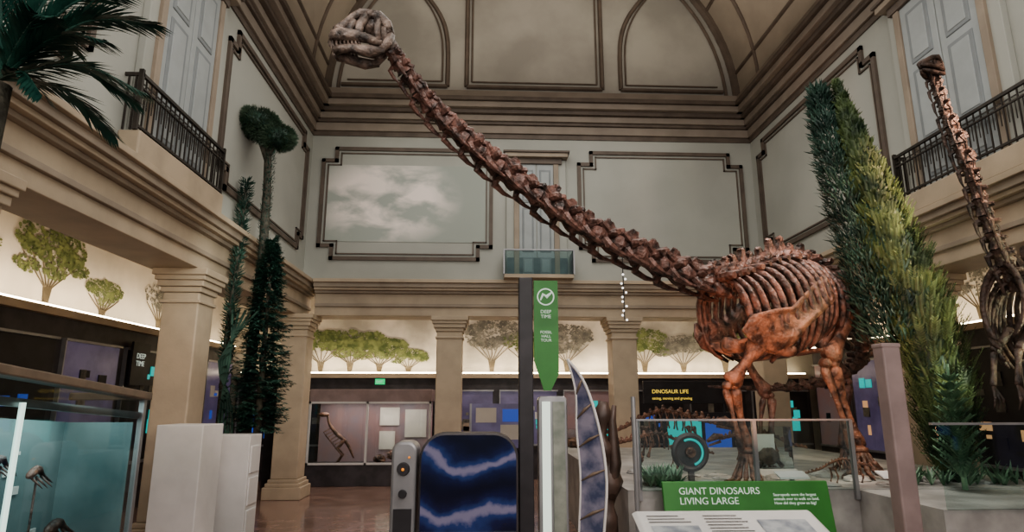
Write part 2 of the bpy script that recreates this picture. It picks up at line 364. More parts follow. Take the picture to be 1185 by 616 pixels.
def exwall(name,P,u0,u1,z1,n,mats,z2=None):
    g=empty(name);q=MB()
    def bx(a,b):
        A=P(*a);B=P(*b);q.box(tuple(min(A[k],B[k]) for k in range(3)),tuple(max(A[k],B[k]) for k in range(3)))
    bx((u0,0,.02),(u1,z1,.3));q.obj('backing',M['dark2'],g)
    rr=random.Random(3)
    for i in range(n):
        a=u0+(u1-u0)*(i+.06)/n;b=u0+(u1-u0)*(i+.94)/n;mt=M[mats[i%len(mats)]]
        q=MB();bx((a,.9,.3),(b,z1-.35,.33));q.obj('panel_%d'%i,mt,g)
        q=MB();bx((a-.03,z1-.35,.3),(b+.03,z1-.31,.38));bx((a-.03,.85,.3),(b+.03,.9,.38));bx((a-.03,.9,.3),(a,z1-.35,.37));q.obj('frame_%d'%i,M['grey'],g)
        for c_ in range(3):
            q=MB()
            for j in range(3):
                u=a+(b-a)*rr.uniform(.06,.72);z=rr.uniform(1.0,z1-.75);bx((u,z,.33),(u+rr.uniform(.08,.3),z+rr.uniform(.06,.28),.345+.004*c_))
            q.obj('graphics_%d_%d'%(i,c_),M[rr.choice(['mauve','dark','grey','trim2','white','warmscr','teal','blue'])],g)
    return g
LW=exwall('exhibit_wall_left',lambda u,v,d:(AL+d,u,v),YN,AB-.45,3.3,11,['purp','dark','purp','dark','purp'])
exwall('exhibit_wall_right',lambda u,v,d:(AR-d,u,v),YN,AB-.45,3.3,11,['dark','purp','pink','dark'])
exwall('exhibit_wall_back',lambda u,v,d:(u,AB-d,v),-6.6,9.,2.62,9,['dark','dark','pink','purp','purp','pink','dark','dark','dark'])
box('notice_board',(AL+.4,12.,2.3),(AL+.44,12.6,3.1),M['dark'],LW)
text('notice_lettering','DEEP\nTIME',(AL+.45,12.12,2.8),.14,M['text'],LW,(math.pi/2,0,math.pi/2))
g=empty('gallery_display_case')
q=MB();q.box((-4.3,15.9,0),(-1.3,16.9,.5));q.obj('plinth',M['dark2'],g,bevel=.01)
q=MB();q.box((-4.3,15.9,2.0),(-1.3,16.9,2.3));q.obj('header',M['pinkp'],g,bevel=.01)
box('back_panel',(-4.25,16.8,.5),(-1.35,16.85,2.),M['pink'],g)
q=MB();q.box((-4.3,15.9,.5),(-1.3,15.92,2.));q.obj('glass',M['glass'],g)
q=MB()
for x in (-4.3,-2.9,-1.36): q.box((x,15.88,.5),(x+.05,15.93,2.))
q.box((-4.3,15.88,.5),(-1.3,15.93,.55));q.box((-4.3,15.88,1.95),(-1.3,15.93,2.));q.obj('mullions',M['white'],g)
q=MB()   # one upright and one quadrupedal specimen with ribs, plus wall graphics
cx=-3.75
q.tube(spline([(cx+.5,16.4,.62),(cx+.3,16.4,1.0),(cx+.05,16.4,1.2),(cx-.15,16.4,1.45),(cx-.2,16.4,1.65)],12),[.015,.03,.04,.045,.05,.055,.05,.045,.04,.035,.03,.03],8)
q.ell((cx-.3,16.38,1.68),(.14,.06,.06))
for k in range(6): q.tube([(cx+.2-.06*k,16.4,1.05+k*.06),(cx+.04-.06*k,16.3,.95+k*.06),(cx+.06-.05*k,16.3,.84+k*.06)],.013,5)
for s_ in(-.1,.1): q.tube([(cx+.25,16.4+s_,1.05),(cx+.08,16.4+s_,.85),(cx+.22,16.4+s_,.7),(cx+.1,16.4+s_,.52)],[.035,.03,.025,.02],6)
q.obj('small_biped_skeleton',M['bonel'],g,smooth=True)
q=MB()
for (a,b,c,d) in ((-2.7,1.4,-2.2,1.85),(-2.05,1.1,-1.5,1.8),(-2.7,.8,-2.3,1.25)): q.box((a,16.77,b),(c,16.8,d))
q.obj('graphics',M['mural'],g)
q=MB();q.ell((-2.1,16.4,.68),(.35,.16,.14),jit=.2);q.ell((-2.6,16.3,.6),(.15,.1,.1),jit=.2);q.obj('fossil_blocks',M['bonel'],g)
area('case_lamp',(-2.8,16.3,1.98),(0,0,0),2.6,.4,30,(1,.82,.76)).parent=g
box('door_4',(-5.1,15.2,0),(-4.45,15.35,2.35),M['dark'])
g=empty('exit_sign');box('sign_plate',(-2.74,16.0,2.42),(-2.5,16.05,2.56),M['exit'],g)
text('lettering','EXIT',(-2.71,15.99,2.46),.08,M['text'],g)
g=empty('exhibit_header_panel');box('panel',(3.9,15.4,1.95),(6.1,15.5,2.5),M['dark'],g,.01);text('lettering','DINOSAUR LIFE',(4.1,15.38,2.2),.13,M['yell'],g);text('subtitle','eating, moving and growing',(4.1,15.38,2.05),.09,M['yell'],g)
q=MB();q.tube([(4.2,15.45,0),(4.2,15.45,1.95)],.04);q.tube([(5.9,15.45,0),(5.9,15.45,1.95)],.04);q.obj('posts',M['dark'],g)
g=empty('gallery_graphic_panel');q=MB();q.box((-.35,15.6,.0),(-.3,15.7,1.95));q.box((1.05,15.6,.0),(1.1,15.7,1.95));q.obj('posts',M['grey'],g)
box('board',(-.3,15.63,.9),(1.05,15.67,1.95),M['purp'],g);q=MB();q.box((-.2,15.61,1.5),(.3,15.63,1.85));q.box((.4,15.61,1.1),(.95,15.63,1.45));q.obj('pictures',M['mural'],g);box('screen',(.45,15.61,1.52),(.9,15.63,1.82),M['blue'],g)
g=empty('gallery_table_case');q=MB();q.box((1.7,15.2,0),(2.7,15.9,.9));q.obj('base',M['white'],g,bevel=.01);q=MB();q.box((1.72,15.22,.9),(2.68,15.88,1.35));q.obj('cover',M['glass'],g);q=MB();q.ell((2.2,15.5,1.03),(.3,.15,.12),jit=.15);q.obj('fossil',M['bonel'],g)
# mural trees
def blob(q,P,c,ru,rv,n,sz,d=.0):
    for i in range(n):
        a=random.uniform(0,2*math.pi);r=math.sqrt(random.random())
        u=c[0]+ru*r*math.cos(a);v=c[1]+rv*r*math.sin(a);s=sz*random.uniform(.4,1.1)
        v=min(v,4.86)
        k=6;dd=.012+random.uniform(0,.012)+d;vs=[P(u+s*math.cos(2*math.pi*j/k)*random.uniform(.7,1.2),v+s*.7*math.sin(2*math.pi*j/k)*random.uniform(.7,1.2),dd) for j in range(k)]
        q.add(vs,[tuple(range(k))])
WL=lambda u,v,d:(AL+d,u,v);WB=lambda u,v,d:(u,AB-d,v);WR=lambda u,v,d:(AR-d,u,v)
def mtree(name,P,u,z0,z1,r,m,n=170):
    g=empty(name);q=MB();zt=z0+(z1-z0)*.5
    for k in range(7):
        x=u+(k-3)*r*.26
        a=[P(u+(k-3)*.012,z0,.014),P(u+(k-3)*.03,z0+(zt-z0)*.5,.014),P(x,zt+.1*(z1-z0),.014)]
        q.tube(a,[.012,.011,.008],5)
    q.obj('trunk',M['twig'],g);q=MB();blob(q,P,(u,(zt+z1)/2+.04),r,(z1-zt)*.5,n,r*.055)
    for j in range(7): blob(q,P,(u+random.uniform(-.85,.85)*r,zt+random.uniform(-.1,.9)*(z1-zt)),r*.34,(z1-zt)*.2,n//5,r*.05)
    q.obj('crown',m,g)
mtree('mural_tree',WL,10.1,3.45,4.8,.85,M['olive'],480);mtree('mural_tree.001',WL,11.6,3.45,4.15,.6,M['olive'],250);mtree('mural_tree.002',WL,8.6,3.45,4.4,.45,M['olive'],250)
mtree('mural_tree.003',WL,13.6,3.45,4.4,.7,M['mauve'])
i=4
for u,z1,r,mm in [(-4.5,3.9,.8,'olive'),(-3.7,3.9,.9,'olive'),(-2.9,3.7,.8,'olive'),(-2.1,3.4,.5,'olive'),(.2,4.2,.8,'mauve'),(1.2,3.9,.7,'olive'),(2.3,4.1,.8,'mauve'),(4.5,4.0,.7,'olive'),(5.6,3.8,.7,'mauve'),(6.8,4.1,.8,'olive'),(8,3.9,.6,'olive')]:
    mtree('mural_tree.%03d'%i,WB,u,2.78,z1,r,M[mm],420);i+=1
for u,mm in ((7.5,'olive'),(9.2,'olive'),(11.3,'mauve'),(13.4,'olive')):
    mtree('mural_tree.%03d'%i,WR,u,3.45,4.7,.8,M[mm],190);i+=1
# ------------------------------------------------------------ SAUROPOD
def bone(q,p0,p1,rm,e0,e1,seg=10,flat=.8,bow=0):
    p0=V(p0);p1=V(p1);d=p1-p0;n=V((0,0,1)).cross(d)
    if n.length<1e-4:n=V((1,0,0))
    n.normalize();pp=[];rr=[]
    for t,r in ((0,.55*e0),(.04,.95*e0),(.12,e0),(.24,(e0+rm)*.5),(.4,rm),(.6,rm),(.78,(e1+rm)*.5),(.89,e1),(.96,.95*e1),(1,.5*e1)):
        pp.append(p0+d*t+n*bow*math.sin(math.pi*t));rr.append(r)
    q.tube(pp,rr,seg,flat,jit=.08)
def vert(q,P,t,u,s,L,r,sp,tr=1.,rib=1.,lean=.0):
    h=L*.49
    q.tube([P-t*h,P-t*h*.9,P-t*h*.4,P+t*h*.1,P+t*h*.6,P+t*h],[r*.6,r*.98,r*.78,r*.74,r*.9,r*1.08],10,jit=.12)
    b=P+u*r*.5
    q.frus(b,P+u*(r+sp*.5)+t*lean*sp*.5,t,s,(h*.85,r*.62),(h*.6,r*.34))
    a=random.uniform(-.25,.25)
    q.frus(P+u*(r+sp*.4)+t*lean*sp*.5,P+u*(r+sp)+t*(lean+a)*sp,t,s,(h*.58,r*.30),(h*.30,r*.34))
    q.ell(P+u*(r+sp*.97)+t*(lean+a)*sp,(r*.34,r*.34,r*.26),7,5,jit=.3)
    for k in(-1,1):
        q.tube([b+s*k*r*.4,b+s*k*r*.75-t*h*1.15+u*r*.45],[r*.42,r*.26],6,jit=.2)
        q.tube([b+s*k*r*.4,b+s*k*r*.7+t*h*1.1+u*r*.75],[r*.44,r*.28],6,jit=.2)
        q.ell(b+s*k*r*.6+t*h*random.uniform(-.5,.5),(r*.3,r*.22,r*.25),6,5,jit=.3)
        if tr:
            q.tube([P+s*k*r*.5+u*r*.3,P+s*k*r*(1+tr*.6)+u*r*.35,P+s*k*r*(1+tr*.95)+u*r*.3],[r*.5,r*.34,r*.26],7,jit=.2)
        if rib:
            q.tube([P+s*k*r*.7-u*r*.4-t*h*.5,P+s*k*r*1.1-u*r*.95-t*h*.3,P+s*k*r*1.1-u*r*1.1+t*h*.7,P+s*k*r*1.0-u*r*1.0+t*h*1.7],[r*.4,r*.36,r*.24,r*.08],6,jit=.15)
def axis(q,pts,n,rf,spf,trf,ribf,leanf=lambda k:0,i0=0):
    P=spline(pts,n)
    for i in range(n):
        t=(P[min(i+1,n-1)]-P[max(i-1,0)]);L=t.length/(2 if 0<i<n-1 else 1);t.normalize()
        u=V((0,0,1));u=(u-t*u.dot(t)).normalized();s=t.cross(u)
        k=i/(n-1);jr=random.uniform(.9,1.1)
        vert(q,P[i],t,u,s,L,rf(k)*jr,spf(k)*random.uniform(.6,1.3),trf(k),ribf(k),leanf(k))
    return P
D=empty('sauropod_skeleton')
neck=[(-.83,5.,4.98),(-.70,5.1,4.82),(-.5,5.3,4.62),(-.23,5.5,4.43),(.06,5.7,4.26),(.41,5.95,4.09),(.79,6.2,3.92),(1.2,6.5,3.77),(1.7,6.8,3.64),(2.23,7.1,3.50),(2.8,7.4,3.42)]
q=MB();axis(q,neck,19,lambda k:.062+.083*k,lambda k:.05+.10*k,lambda k:.75,lambda k:1 if k>.04 else 0,lambda k:.3);q.obj('neck_vertebrae',M['bone'],D,bevel=.006)
q=MB();q.tube(neck,[.02]*len(neck),6);q.obj('steel_armature',M['iron'],D)
back=[(2.8,7.4,3.42),(3.22,7.6,3.55),(3.72,7.8,3.74),(4.23,8.0,3.78),(4.8,8.3,3.6),(5.2,8.6,3.3)]
q=MB();BP=axis(q,back,18,lambda k:.14,lambda k:.07+.10*math.sin(math.pi*min(1,k*1.05)),lambda k:1.4,lambda k:0,lambda k:.35);q.obj('back_vertebrae',M['bone'],D,bevel=.006)
tail=[(5.2,8.6,3.3),(5.5,8.9,2.95),(5.75,9.4,2.62),(5.85,10.2,2.4),(5.75,11.3,2.25),(5.4,12.6,2.25),(4.8,13.2,2.3)]
q=MB();axis(q,tail,24,lambda k:.12*(1-k)+.02,lambda k:.2*(1-k)+.02,lambda k:1.2*(1-k),lambda k:.0,lambda k:.4);q.obj('tail_vertebrae',M['bone'],D,bevel=.005)
td=(V((4.8,8.3,0))-V((2.8,7.4,0))).normalized();sd=V((td.y,-td.x,0))
q=MB()
RP=spline(back,22)
for i in range(1,18):
    P=RP[i];k=i/18.
    w=.30+.24*math.sin(math.pi*min(1,k*.95+.1));h=.85+.3*math.sin(math.pi*min(1,k+.1))
    for sg in(-1,1):
        pts=[];rr=[];jz=random.uniform(-.05,.05)
        for j in range(12):
            th=math.radians(8+150*j/11*(.85 if i>13 else 1))
            pts.append(P+sd*sg*w*math.sin(th)**.8-V((0,0,1))*((h+jz)*(1-math.cos(th))/2-.03)+td*(.2*(j/11.)**1.3-.03+jz*.5))
            rr.append(.034+.018*math.sin(math.pi*j/11)-.010*(j/11))
        q.tube(pts,rr,7,.6,jit=.12)
q.obj('ribs',M['bone'],D,smooth=True)
def plate(q,pts,th,nrm,edge=.6):
    nrm=V(nrm).normalized();n=len(pts);c=sum((V(p) for p in pts),V())/n
    R0=[V(p)+nrm*th*.2 for p in pts];R1=[V(p)+nrm*th*.8 for p in pts]
    Mi=[lerp(p,c,.35)+nrm*th*random.uniform(1.2,2.) for p in pts];Mb=[lerp(p,c,.35)-nrm*th*.3 for p in pts]
    vs=R0+R1+Mi+Mb+[c+nrm*th*.9,c-nrm*th*.3];fs=[]
    for i in range(n):
        j=(i+1)%n;fs+=[(i,j,n+j,n+i),(n+i,n+j,2*n+j,2*n+i),(2*n+i,2*n+j,4*n),(j,i,3*n+i,3*n+j),(3*n+j,3*n+i,4*n+1)]
    q.add(vs,fs)
def sp(a,z,off):
    b=V((2.8,7.4,0))+td*(a*2.2);b=b+sd*off;b.z=z;return b
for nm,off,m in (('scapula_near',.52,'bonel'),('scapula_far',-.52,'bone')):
    q=MB();k=1 if off>0 else -1
    plate(q,[sp(.06,2.66,off*.75),sp(.0,2.80,off*.7),sp(.04,2.98,off*.85),sp(.18,3.06,off),sp(.30,3.10,off*1.05),sp(.46,3.34,off),sp(.62,3.56,off*.9),sp(.74,3.46,off*.9),sp(.66,3.22,off),sp(.50,3.02,off*1.08),sp(.38,2.84,off*1.05),sp(.32,2.66,off*.95),sp(.2,2.56,off*.8)],.05*k,sd)
    q.obj(nm,M[m],D,smooth=True,bevel=.012)
q=MB()
plate(q,[sp(.0,2.62,.12),sp(.1,2.72,.34),sp(.35,2.62,.36),sp(.45,2.52,.2),sp(.2,2.46,.08)],.05,(0,0,1))
plate(q,[sp(.0,2.62,-.12),sp(.1,2.72,-.34),sp(.35,2.62,-.36),sp(.42,2.52,-.2),sp(.2,2.48,-.08)],.05,(0,0,1))
bone(q,sp(-.02,2.66,.1),sp(.36,2.6,.45),.06,.1,.09)
for i in range(7): bone(q,sp(.4+.06*i,2.60+.01*i,.35),sp(.42+.06*i,2.56+.01*i,-.3),.018,.025,.02,6)
q.obj('sternal_plates',M['bonel'],D,smooth=True)
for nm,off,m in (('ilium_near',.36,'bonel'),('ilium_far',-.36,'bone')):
    q=MB();k=1 if off>0 else -1
    plate(q,[sp(.72,3.2,off),sp(.70,3.38,off),sp(.78,3.58,off*.9),sp(.95,3.68,off*.8),sp(1.1,3.55,off*.85),sp(1.16,3.38,off),sp(1.05,3.3,off),sp(.98,3.2,off),sp(.9,3.28,off)],.05*k,sd)
    bone(q,sp(.88,3.25,off),sp(.74,2.66,off*.4),.06,.1,.1);bone(q,sp(1.0,3.25,off),sp(1.2,2.72,off*.3),.045,.09,.07)
    q.obj(nm,M[m],D,smooth=True)
ZP=1.1
def leg(name,hip,knee,ank,foot,r,m):
    q=MB();hip,knee,ank,foot=map(V,(hip,knee,ank,foot));s=td
    bone(q,hip,knee,r*.58,r*1.2,r*1.1,12,.75,bow=.02);q.ell(hip+V((0,0,r*.3)),r*.8,jit=.1)
    for k in(-1,1): q.ell(knee+s*k*r*.5-V((0,0,r*.2)),(r*.55,r*.65,r*.5),jit=.08)
    bone(q,knee-V((0,0,r*.5))+sd*.04+s*.03,ank+s*r*.5,r*.36,r*.64,r*.58,10,.75,bow=.03)
    bone(q,knee-V((0,0,r*.5))-s*r*.8,ank-s*r*.8,r*.25,r*.44,r*.44,10,.75,bow=-.03)
    q.ell(ank,(r*.9,r*.8,r*.38),jit=.1)
    f=(foot-ank);f.z=0;f=f.normalized() if f.length>1e-3 else -sd
    w=f.cross(V((0,0,1)))
    for k in range(5):
        a=(k-2)*.42;d=f*math.cos(a)+w*math.sin(a)
        p0=ank+d*r*.6-V((0,0,r*.3));p1=V((ank+d*r*1.7).to_tuple());p1.z=foot.z+r*.55
        bone(q,p0,p1,r*.2,r*.3,r*.3,8,.9)
        p2=p1+d*r*.8;p2.z=foot.z+r*.22;bone(q,p1,p2,r*.17,r*.26,r*.2,8,.9)
        p3=p2+d*r*.55;p3.z=foot.z+r*.03;q.tube([p2,(p2+p3)/2+V((0,0,.01)),p3],[r*.2,r*.15,r*.03],7)
    q.obj(name,M[m],D,smooth=True)
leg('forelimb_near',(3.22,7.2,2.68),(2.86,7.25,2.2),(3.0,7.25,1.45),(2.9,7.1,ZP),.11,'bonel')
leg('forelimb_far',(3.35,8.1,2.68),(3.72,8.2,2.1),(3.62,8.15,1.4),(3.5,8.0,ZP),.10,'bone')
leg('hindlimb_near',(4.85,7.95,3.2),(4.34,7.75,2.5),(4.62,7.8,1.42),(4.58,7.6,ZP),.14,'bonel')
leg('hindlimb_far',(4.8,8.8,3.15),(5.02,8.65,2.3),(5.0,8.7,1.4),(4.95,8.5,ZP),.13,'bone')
# skull
fw=V((-.93,-.33,-.12)).normalized();sdv=fw.cross(V((0,0,1))).normalized();upv=sdv.cross(fw).normalized()
O=V((-.86,5.0,5.02))
def S(x,y,z):return O+fw*x+sdv*y+upv*z
q=MB();RT=Matrix((fw,sdv,upv)).transposed()
q.ell(S(.05,0,.15),(.10,.11,.12),rot=RT,jit=.12)
q.ell(S(.13,0,.22),(.10,.085,.07),rot=RT,jit=.12)
q.ell(S(.40,0,.09),(.12,.075,.055),rot=RT,jit=.1)
for k in(-1,1):
    q.tube([S(.0,.07*k,.1),S(.03,.1*k,.20),S(.10,.1*k,.27),S(.18,.07*k,.29)],[.04,.045,.045,.04],8,jit=.12)
    q.tube([S(.18,.07*k,.29),S(.24,.05*k,.31),S(.31,.035*k,.27),S(.38,.035*k,.19),S(.45,.05*k,.12)],[.042,.038,.036,.038,.048],8,jit=.12)
    q.tube([S(.0,.08*k,.10),S(.04,.11*k,.02),S(.10,.11*k,-.06)],[.04,.042,.036],8,jit=.1)
    q.tube([S(.10,.10*k,.27),S(.12,.115*k,.14),S(.13,.11*k,.02)],[.035,.03,.035],8,jit=.1)
    q.tube([S(.19,.07*k,.28),S(.26,.08*k,.17),S(.28,.1*k,.06)],[.040,.036,.038],8,jit=.1)
    q.tube([S(.30,.055*k,.22),S(.34,.07*k,.15),S(.36,.085*k,.09)],[.03,.03,.035],8,jit=.1)
    q.tube([S(.09,.11*k,.0),S(.2,.115*k,.03),S(.32,.1*k,.06),S(.42,.08*k,.07),S(.49,.04*k,.07)],[.03,.038,.052,.062,.05],8,jit=.1)
    q.tube([S(.08,.11*k,-.07),S(.2,.115*k,-.08),S(.33,.1*k,-.065),S(.43,.07*k,-.06),S(.47,.02*k,-.055)],[.028,.05,.04,.038,.036],8,jit=.1)
    for j in range(8):
        a=j/7.;x=.28+.21*a;y=(.1-.075*a*a)*k
        q.tube([S(x,y,.03),S(x+.005,y,-.03)],[.013,.006],5);q.tube([S(x-.012,y*.95,-.045),S(x-.006,y*.95,.005)],[.012,.005],5)
q.tube([S(.28,0,.29),S(.34,0,.25),S(.40,0,.17),S(.46,0,.1)],[.03,.034,.034,.04],8)
q.tube([S(.02,0,.12),S(-.06,0,-.02)],[.06,.06],8)
q.obj('skull',M['skull'],D,smooth=True)
# ------------------------------------------------------------ second skeleton
E=empty('bipedal_dinosaur_skeleton')
q=MB();axis(q,[(4.86,6.,5.5),(4.90,6.,5.26),(4.98,6.,4.85),(5.10,6.,4.37),(5.22,6.05,3.95),(5.36,6.1,3.55),(5.52,6.15,3.2)],15,lambda k:.042+.04*k,lambda k:.04+.06*k,lambda k:.8,lambda k:1,lambda k:.3);q.obj('neck_vertebrae',M['boned'],E,bevel=.004)
q=MB();bp=axis(q,[(5.52,6.15,3.2),(5.75,6.2,3.35),(6.1,6.25,3.45),(6.6,6.3,3.4)],9,lambda k:.08,lambda k:.18,lambda k:1.2,lambda k:0);q.obj('back_vertebrae',M['boned'],E,bevel=.004)
q=MB();bq=spline([(5.40,6.12,3.4),(5.52,6.15,3.2),(5.75,6.2,3.35),(6.1,6.25,3.45),(6.6,6.3,3.4)],13)
for i in range(0,13):
    for sg in(-1,1):
        pts=[bq[i]+V((-.02-.1*j/9,sg*(.26+.015*i)*math.sin(math.radians(10+150*j/9)),-(.8+.03*i)*(1-math.cos(math.radians(10+150*j/9)))/2)) for j in range(10)]
        q.tube(pts,[.034]*9+[.01],6,.6,jit=.12)
q.obj('ribs',M['boned'],E,smooth=True)
q=MB()
plate(q,[(5.45,5.86,2.7),(5.38,5.86,2.85),(5.5,5.85,3.05),(5.72,5.86,3.3),(5.86,5.88,3.35),(5.82,5.88,3.2),(5.66,5.86,2.95),(5.58,5.86,2.7)],.03,(0,-1,0));q.obj('scapula',M['bone'],E)
q=MB()
for sg,dx in((-1,0),(1,.12)):
    y=6.1+.22*sg
    bone(q,(5.55,y,2.75),(5.2+dx,y,2.5),.04,.06,.055);bone(q,(5.2+dx,y,2.5),(5.05+dx,y-.1,2.15),.03,.042,.036)
    for k in range(3): q.tube([(5.05+dx,y-.1,2.15),(5.0+dx+.04*k,y-.16,2.02),(4.98+dx+.05*k,y-.14,1.92)],[.017,.015,.004],5)
    bone(q,(6.15,y,3.2),(5.85+dx,y,2.4),.06,.11,.1);bone(q,(5.85+dx,y,2.4),(6.1+dx,y,1.65),.045,.09,.06);bone(q,(6.1+dx,y,1.65),(5.95+dx,y,1.2),.03,.05,.045)
    for k in range(3): q.tube([(5.95+dx,y,1.2),(5.85+dx,y+(k-1)*.1,1.13),(5.75+dx,y+(k-1)*.14,1.105)],[.03,.025,.008],6)
q.obj('limbs',M['boned'],E,smooth=True)
q=MB();fw=V((-.9,-.4,.0)).normalized();sdv=fw.cross(V((0,0,1))).normalized();upv=V((0,0,1));O=V((4.9,6.,5.52))
rt=Matrix((fw,sdv,upv)).transposed()
q.ell(S(.0,0,.08),(.09,.07,.085),rot=rt,jit=.08);q.ell(S(.15,0,.06),(.1,.045,.045),rot=rt,jit=.08)
for k in(-1,1):
    q.tube([S(-.05,.05*k,.1),S(.02,.06*k,.16),S(.1,.045*k,.14),S(.2,.025*k,.08),S(.26,.015*k,.04)],[.024,.028,.026,.026,.022],7)
    q.tube([S(-.05,.06*k,.02),S(.08,.06*k,.03),S(.18,.04*k,.03),S(.26,.01*k,.03)],[.024,.02,.022,.02],7)
    q.tube([S(-.05,.06*k,-.03),S(.08,.06*k,-.045),S(.17,.04*k,-.035),S(.24,.01*k,-.025)],[.02,.024,.02,.016],7)
    q.tube([S(.08,.05*k,.12),S(.09,.06*k,.03)],.012,6);q.tube([S(-.04,.06*k,.1),S(-.05,.06*k,-.03)],.018,6)
q.obj('skull',M['boned'],E,smooth=True)
# ------------------------------------------------------------ PLANTS
def needle(q,n,cen,rad,z0,z1,ln,w,outw=.5,upw=1.,rnd=.15):
    for i in range(n):
        z=z0+(z1-z0)*random.random();k=(z-z0)/(z1-z0)
        a=random.uniform(0,2*math.pi);r=rad(k);c=cen(k)
        d=V((math.cos(a),math.sin(a),0))
        b=V((c[0],c[1],z))+d*r*random.uniform(.65,1.05)
        L=ln*random.uniform(.5,1.3);t=b+(d*outw+V((0,0,upw))+V((random.uniform(-rnd,rnd),random.uniform(-rnd,rnd),random.uniform(-rnd,rnd)))).normalized()*L
        q.leaf(b,t,w*random.uniform(.6,1.4),(d+V((random.uniform(-.5,.5),random.uniform(-.5,.5),0))).normalized(),.015)
C=empty('cypress_tree')
cxs=[(5.45,.0),(5.46,.2),(5.30,.35),(5.10,.5),(4.93,.65),(4.75,.8),(4.56,1.)]
def cenx(k):
    for (x0,k0),(x1,k1) in zip(cxs,cxs[1:]):
        if k<=k1: t=(k-k0)/(k1-k0);return x0+(x1-x0)*t
    return cxs[-1][0]
cen=lambda k:(cenx(k),7.35-.1*k)
rp=[(.18,0),(.30,.12),(.36,.3),(.36,.5),(.28,.65),(.18,.8),(.08,.92),(.0,1.)]
def rad(k):
    for (x0,k0),(x1,k1) in zip(rp,rp[1:]):
        if k<=k1: t=(k-k0)/(k1-k0);return x0+(x1-x0)*t
    return .0
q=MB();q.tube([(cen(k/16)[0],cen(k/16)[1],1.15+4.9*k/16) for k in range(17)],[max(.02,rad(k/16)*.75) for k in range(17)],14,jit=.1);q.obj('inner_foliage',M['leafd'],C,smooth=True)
q=MB()
# overlapping feathery sprays: each a small curved rachis with paired leaflets
for i in range(1500):
    k=random.random()**.95;z=1.2+4.85*k;a=random.uniform(0,6.28);c=cen(min(k,1));d=V((math.cos(a),math.sin(a),0));b=V((c[0],c[1],z))+d*rad(k)*random.uniform(.7,.95)
    tip=b+(d*random.uniform(.2,.7)+V((0,0,1))).normalized()*(.30*(1.15-k))*random.uniform(.6,1.2)
    for m_ in range(9):
        p=b.lerp(tip,m_/8.)
        for kk in(-1,1):
            sv=V((-d.y,d.x,0))*kk;q.leaf(p,p+(sv*.7+d*.25+V((0,0,.7))).normalized()*.06,.016,d,.005)
q.obj('foliage',M['leafg'],C)
q=MB();needle(q,4500,cen,rad,1.2,6.05,.10,.018,.5,.8,.45);q.obj('sprigs',M['leafg'],C)
q=MB();q.tube([(5.45,7.35,ZP),(5.45,7.35,1.5)],[.1,.09],10);q.obj('trunk',M['bark'],C)
q=MB()
needle(q,6500,lambda k:(cenx(.3+.7*k)-.12-.12*(1-k),7.5),lambda k:(.36*(1-k)**.5+.03),2.7,6.1,.14,.02,.55,.7,.45);q.obj('shaded_branches',M['leafd'],C)  # shade on the tree's left edge put into darker leaf colour
F=empty('fern_plant');q=MB()
for i in range(11):
    z=1.2+i*.1
    for j in range(7):
        a=j*2*math.pi/7+i*.5;d=V((math.cos(a),math.sin(a),.95)).normalized();b=V((5.02,6.62,z));L=.36*(1-i/14)
        t=b+d*L;q.leaf(b,t,.05,V((0,0,1)),.03)
        for m_ in range(5):
            p=b+d*L*(.3+m_*.14);sv=d.cross(V((0,0,1))).normalized()
            for k in(-1,1): q.leaf(p,p+(sv*k+d).normalized()*.09,.03,V((0,0,1)))
q.tube([(5.02,6.62,ZP),(5.02,6.62,2.4)],[.03,.015],6);q.obj('fronds',M['leafs'],F)
sc=1.097
def sx(x,z,y=10.2): return (x*sc,y,2+(z-2)*sc)
T=empty('scale_tree');q=MB()
q.tube([(-3.72,10.2,.0),(-3.72,10.2,1.5),sx(-3.40,2.5),sx(-3.36,4.2),sx(-3.38,5.2),sx(-3.42,5.9)],[.11,.10,.085,.075,.065,.06],12,jit=.05)
q.tube([(-4.05,10.0,0),(-4.06,10.0,3.0),(-4.0,10.0,4.6),(-3.98,10.,5.5)],[.05,.045,.04,.03],8)
q.tube([sx(-3.42,5.7),sx(-3.58,6.1)],[.06,.05],8);q.tube([sx(-3.42,5.7),sx(-3.32,6.)],[.05,.05],8)
q.obj('trunks',M['bark'],T,smooth=True)
cA=V(sx(-3.64,6.30));cB=V(sx(-3.30,6.06))
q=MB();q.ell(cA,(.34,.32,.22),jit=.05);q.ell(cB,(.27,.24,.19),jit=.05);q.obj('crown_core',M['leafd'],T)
q=MB()
for c,rr,n in((cA,(.37,.35,.24),3000),(cB,(.30,.26,.21),2000),((cA+cB)/2,(.3,.3,.22),900)):
    for i in range(n):
        d=V([random.gauss(0,1) for _ in range(3)]).normalized();b=c+V((d.x*rr[0],d.y*rr[1],d.z*rr[2]))*random.uniform(.85,1.)
        q.leaf(b,b+(d+V((random.uniform(-.5,.5),random.uniform(-.4,.4),random.uniform(-.3,.5)))).normalized()*.08,.016,V((d.y,-d.x,.1)))
q.obj('crown',M['leafc'],T)
q=MB()
needle(q,1500,lambda k:(-4.05+.07*k,10.0),lambda k:.05,2.6,5.6,.12,.018,.8,.6,.4)
needle(q,900,lambda k:(-3.70,10.2),lambda k:.07,3.8,6.2,.06,.014,.5,.8)
q.obj('stem_leaves',M['leafk'],T)
K=empty('conifer_tree');q=MB()
q.tube([(-3.46,9.98,.0),(-3.46,9.98,4.5)],[.08,.02],10);q.obj('trunk',M['bark'],K)
q=MB()
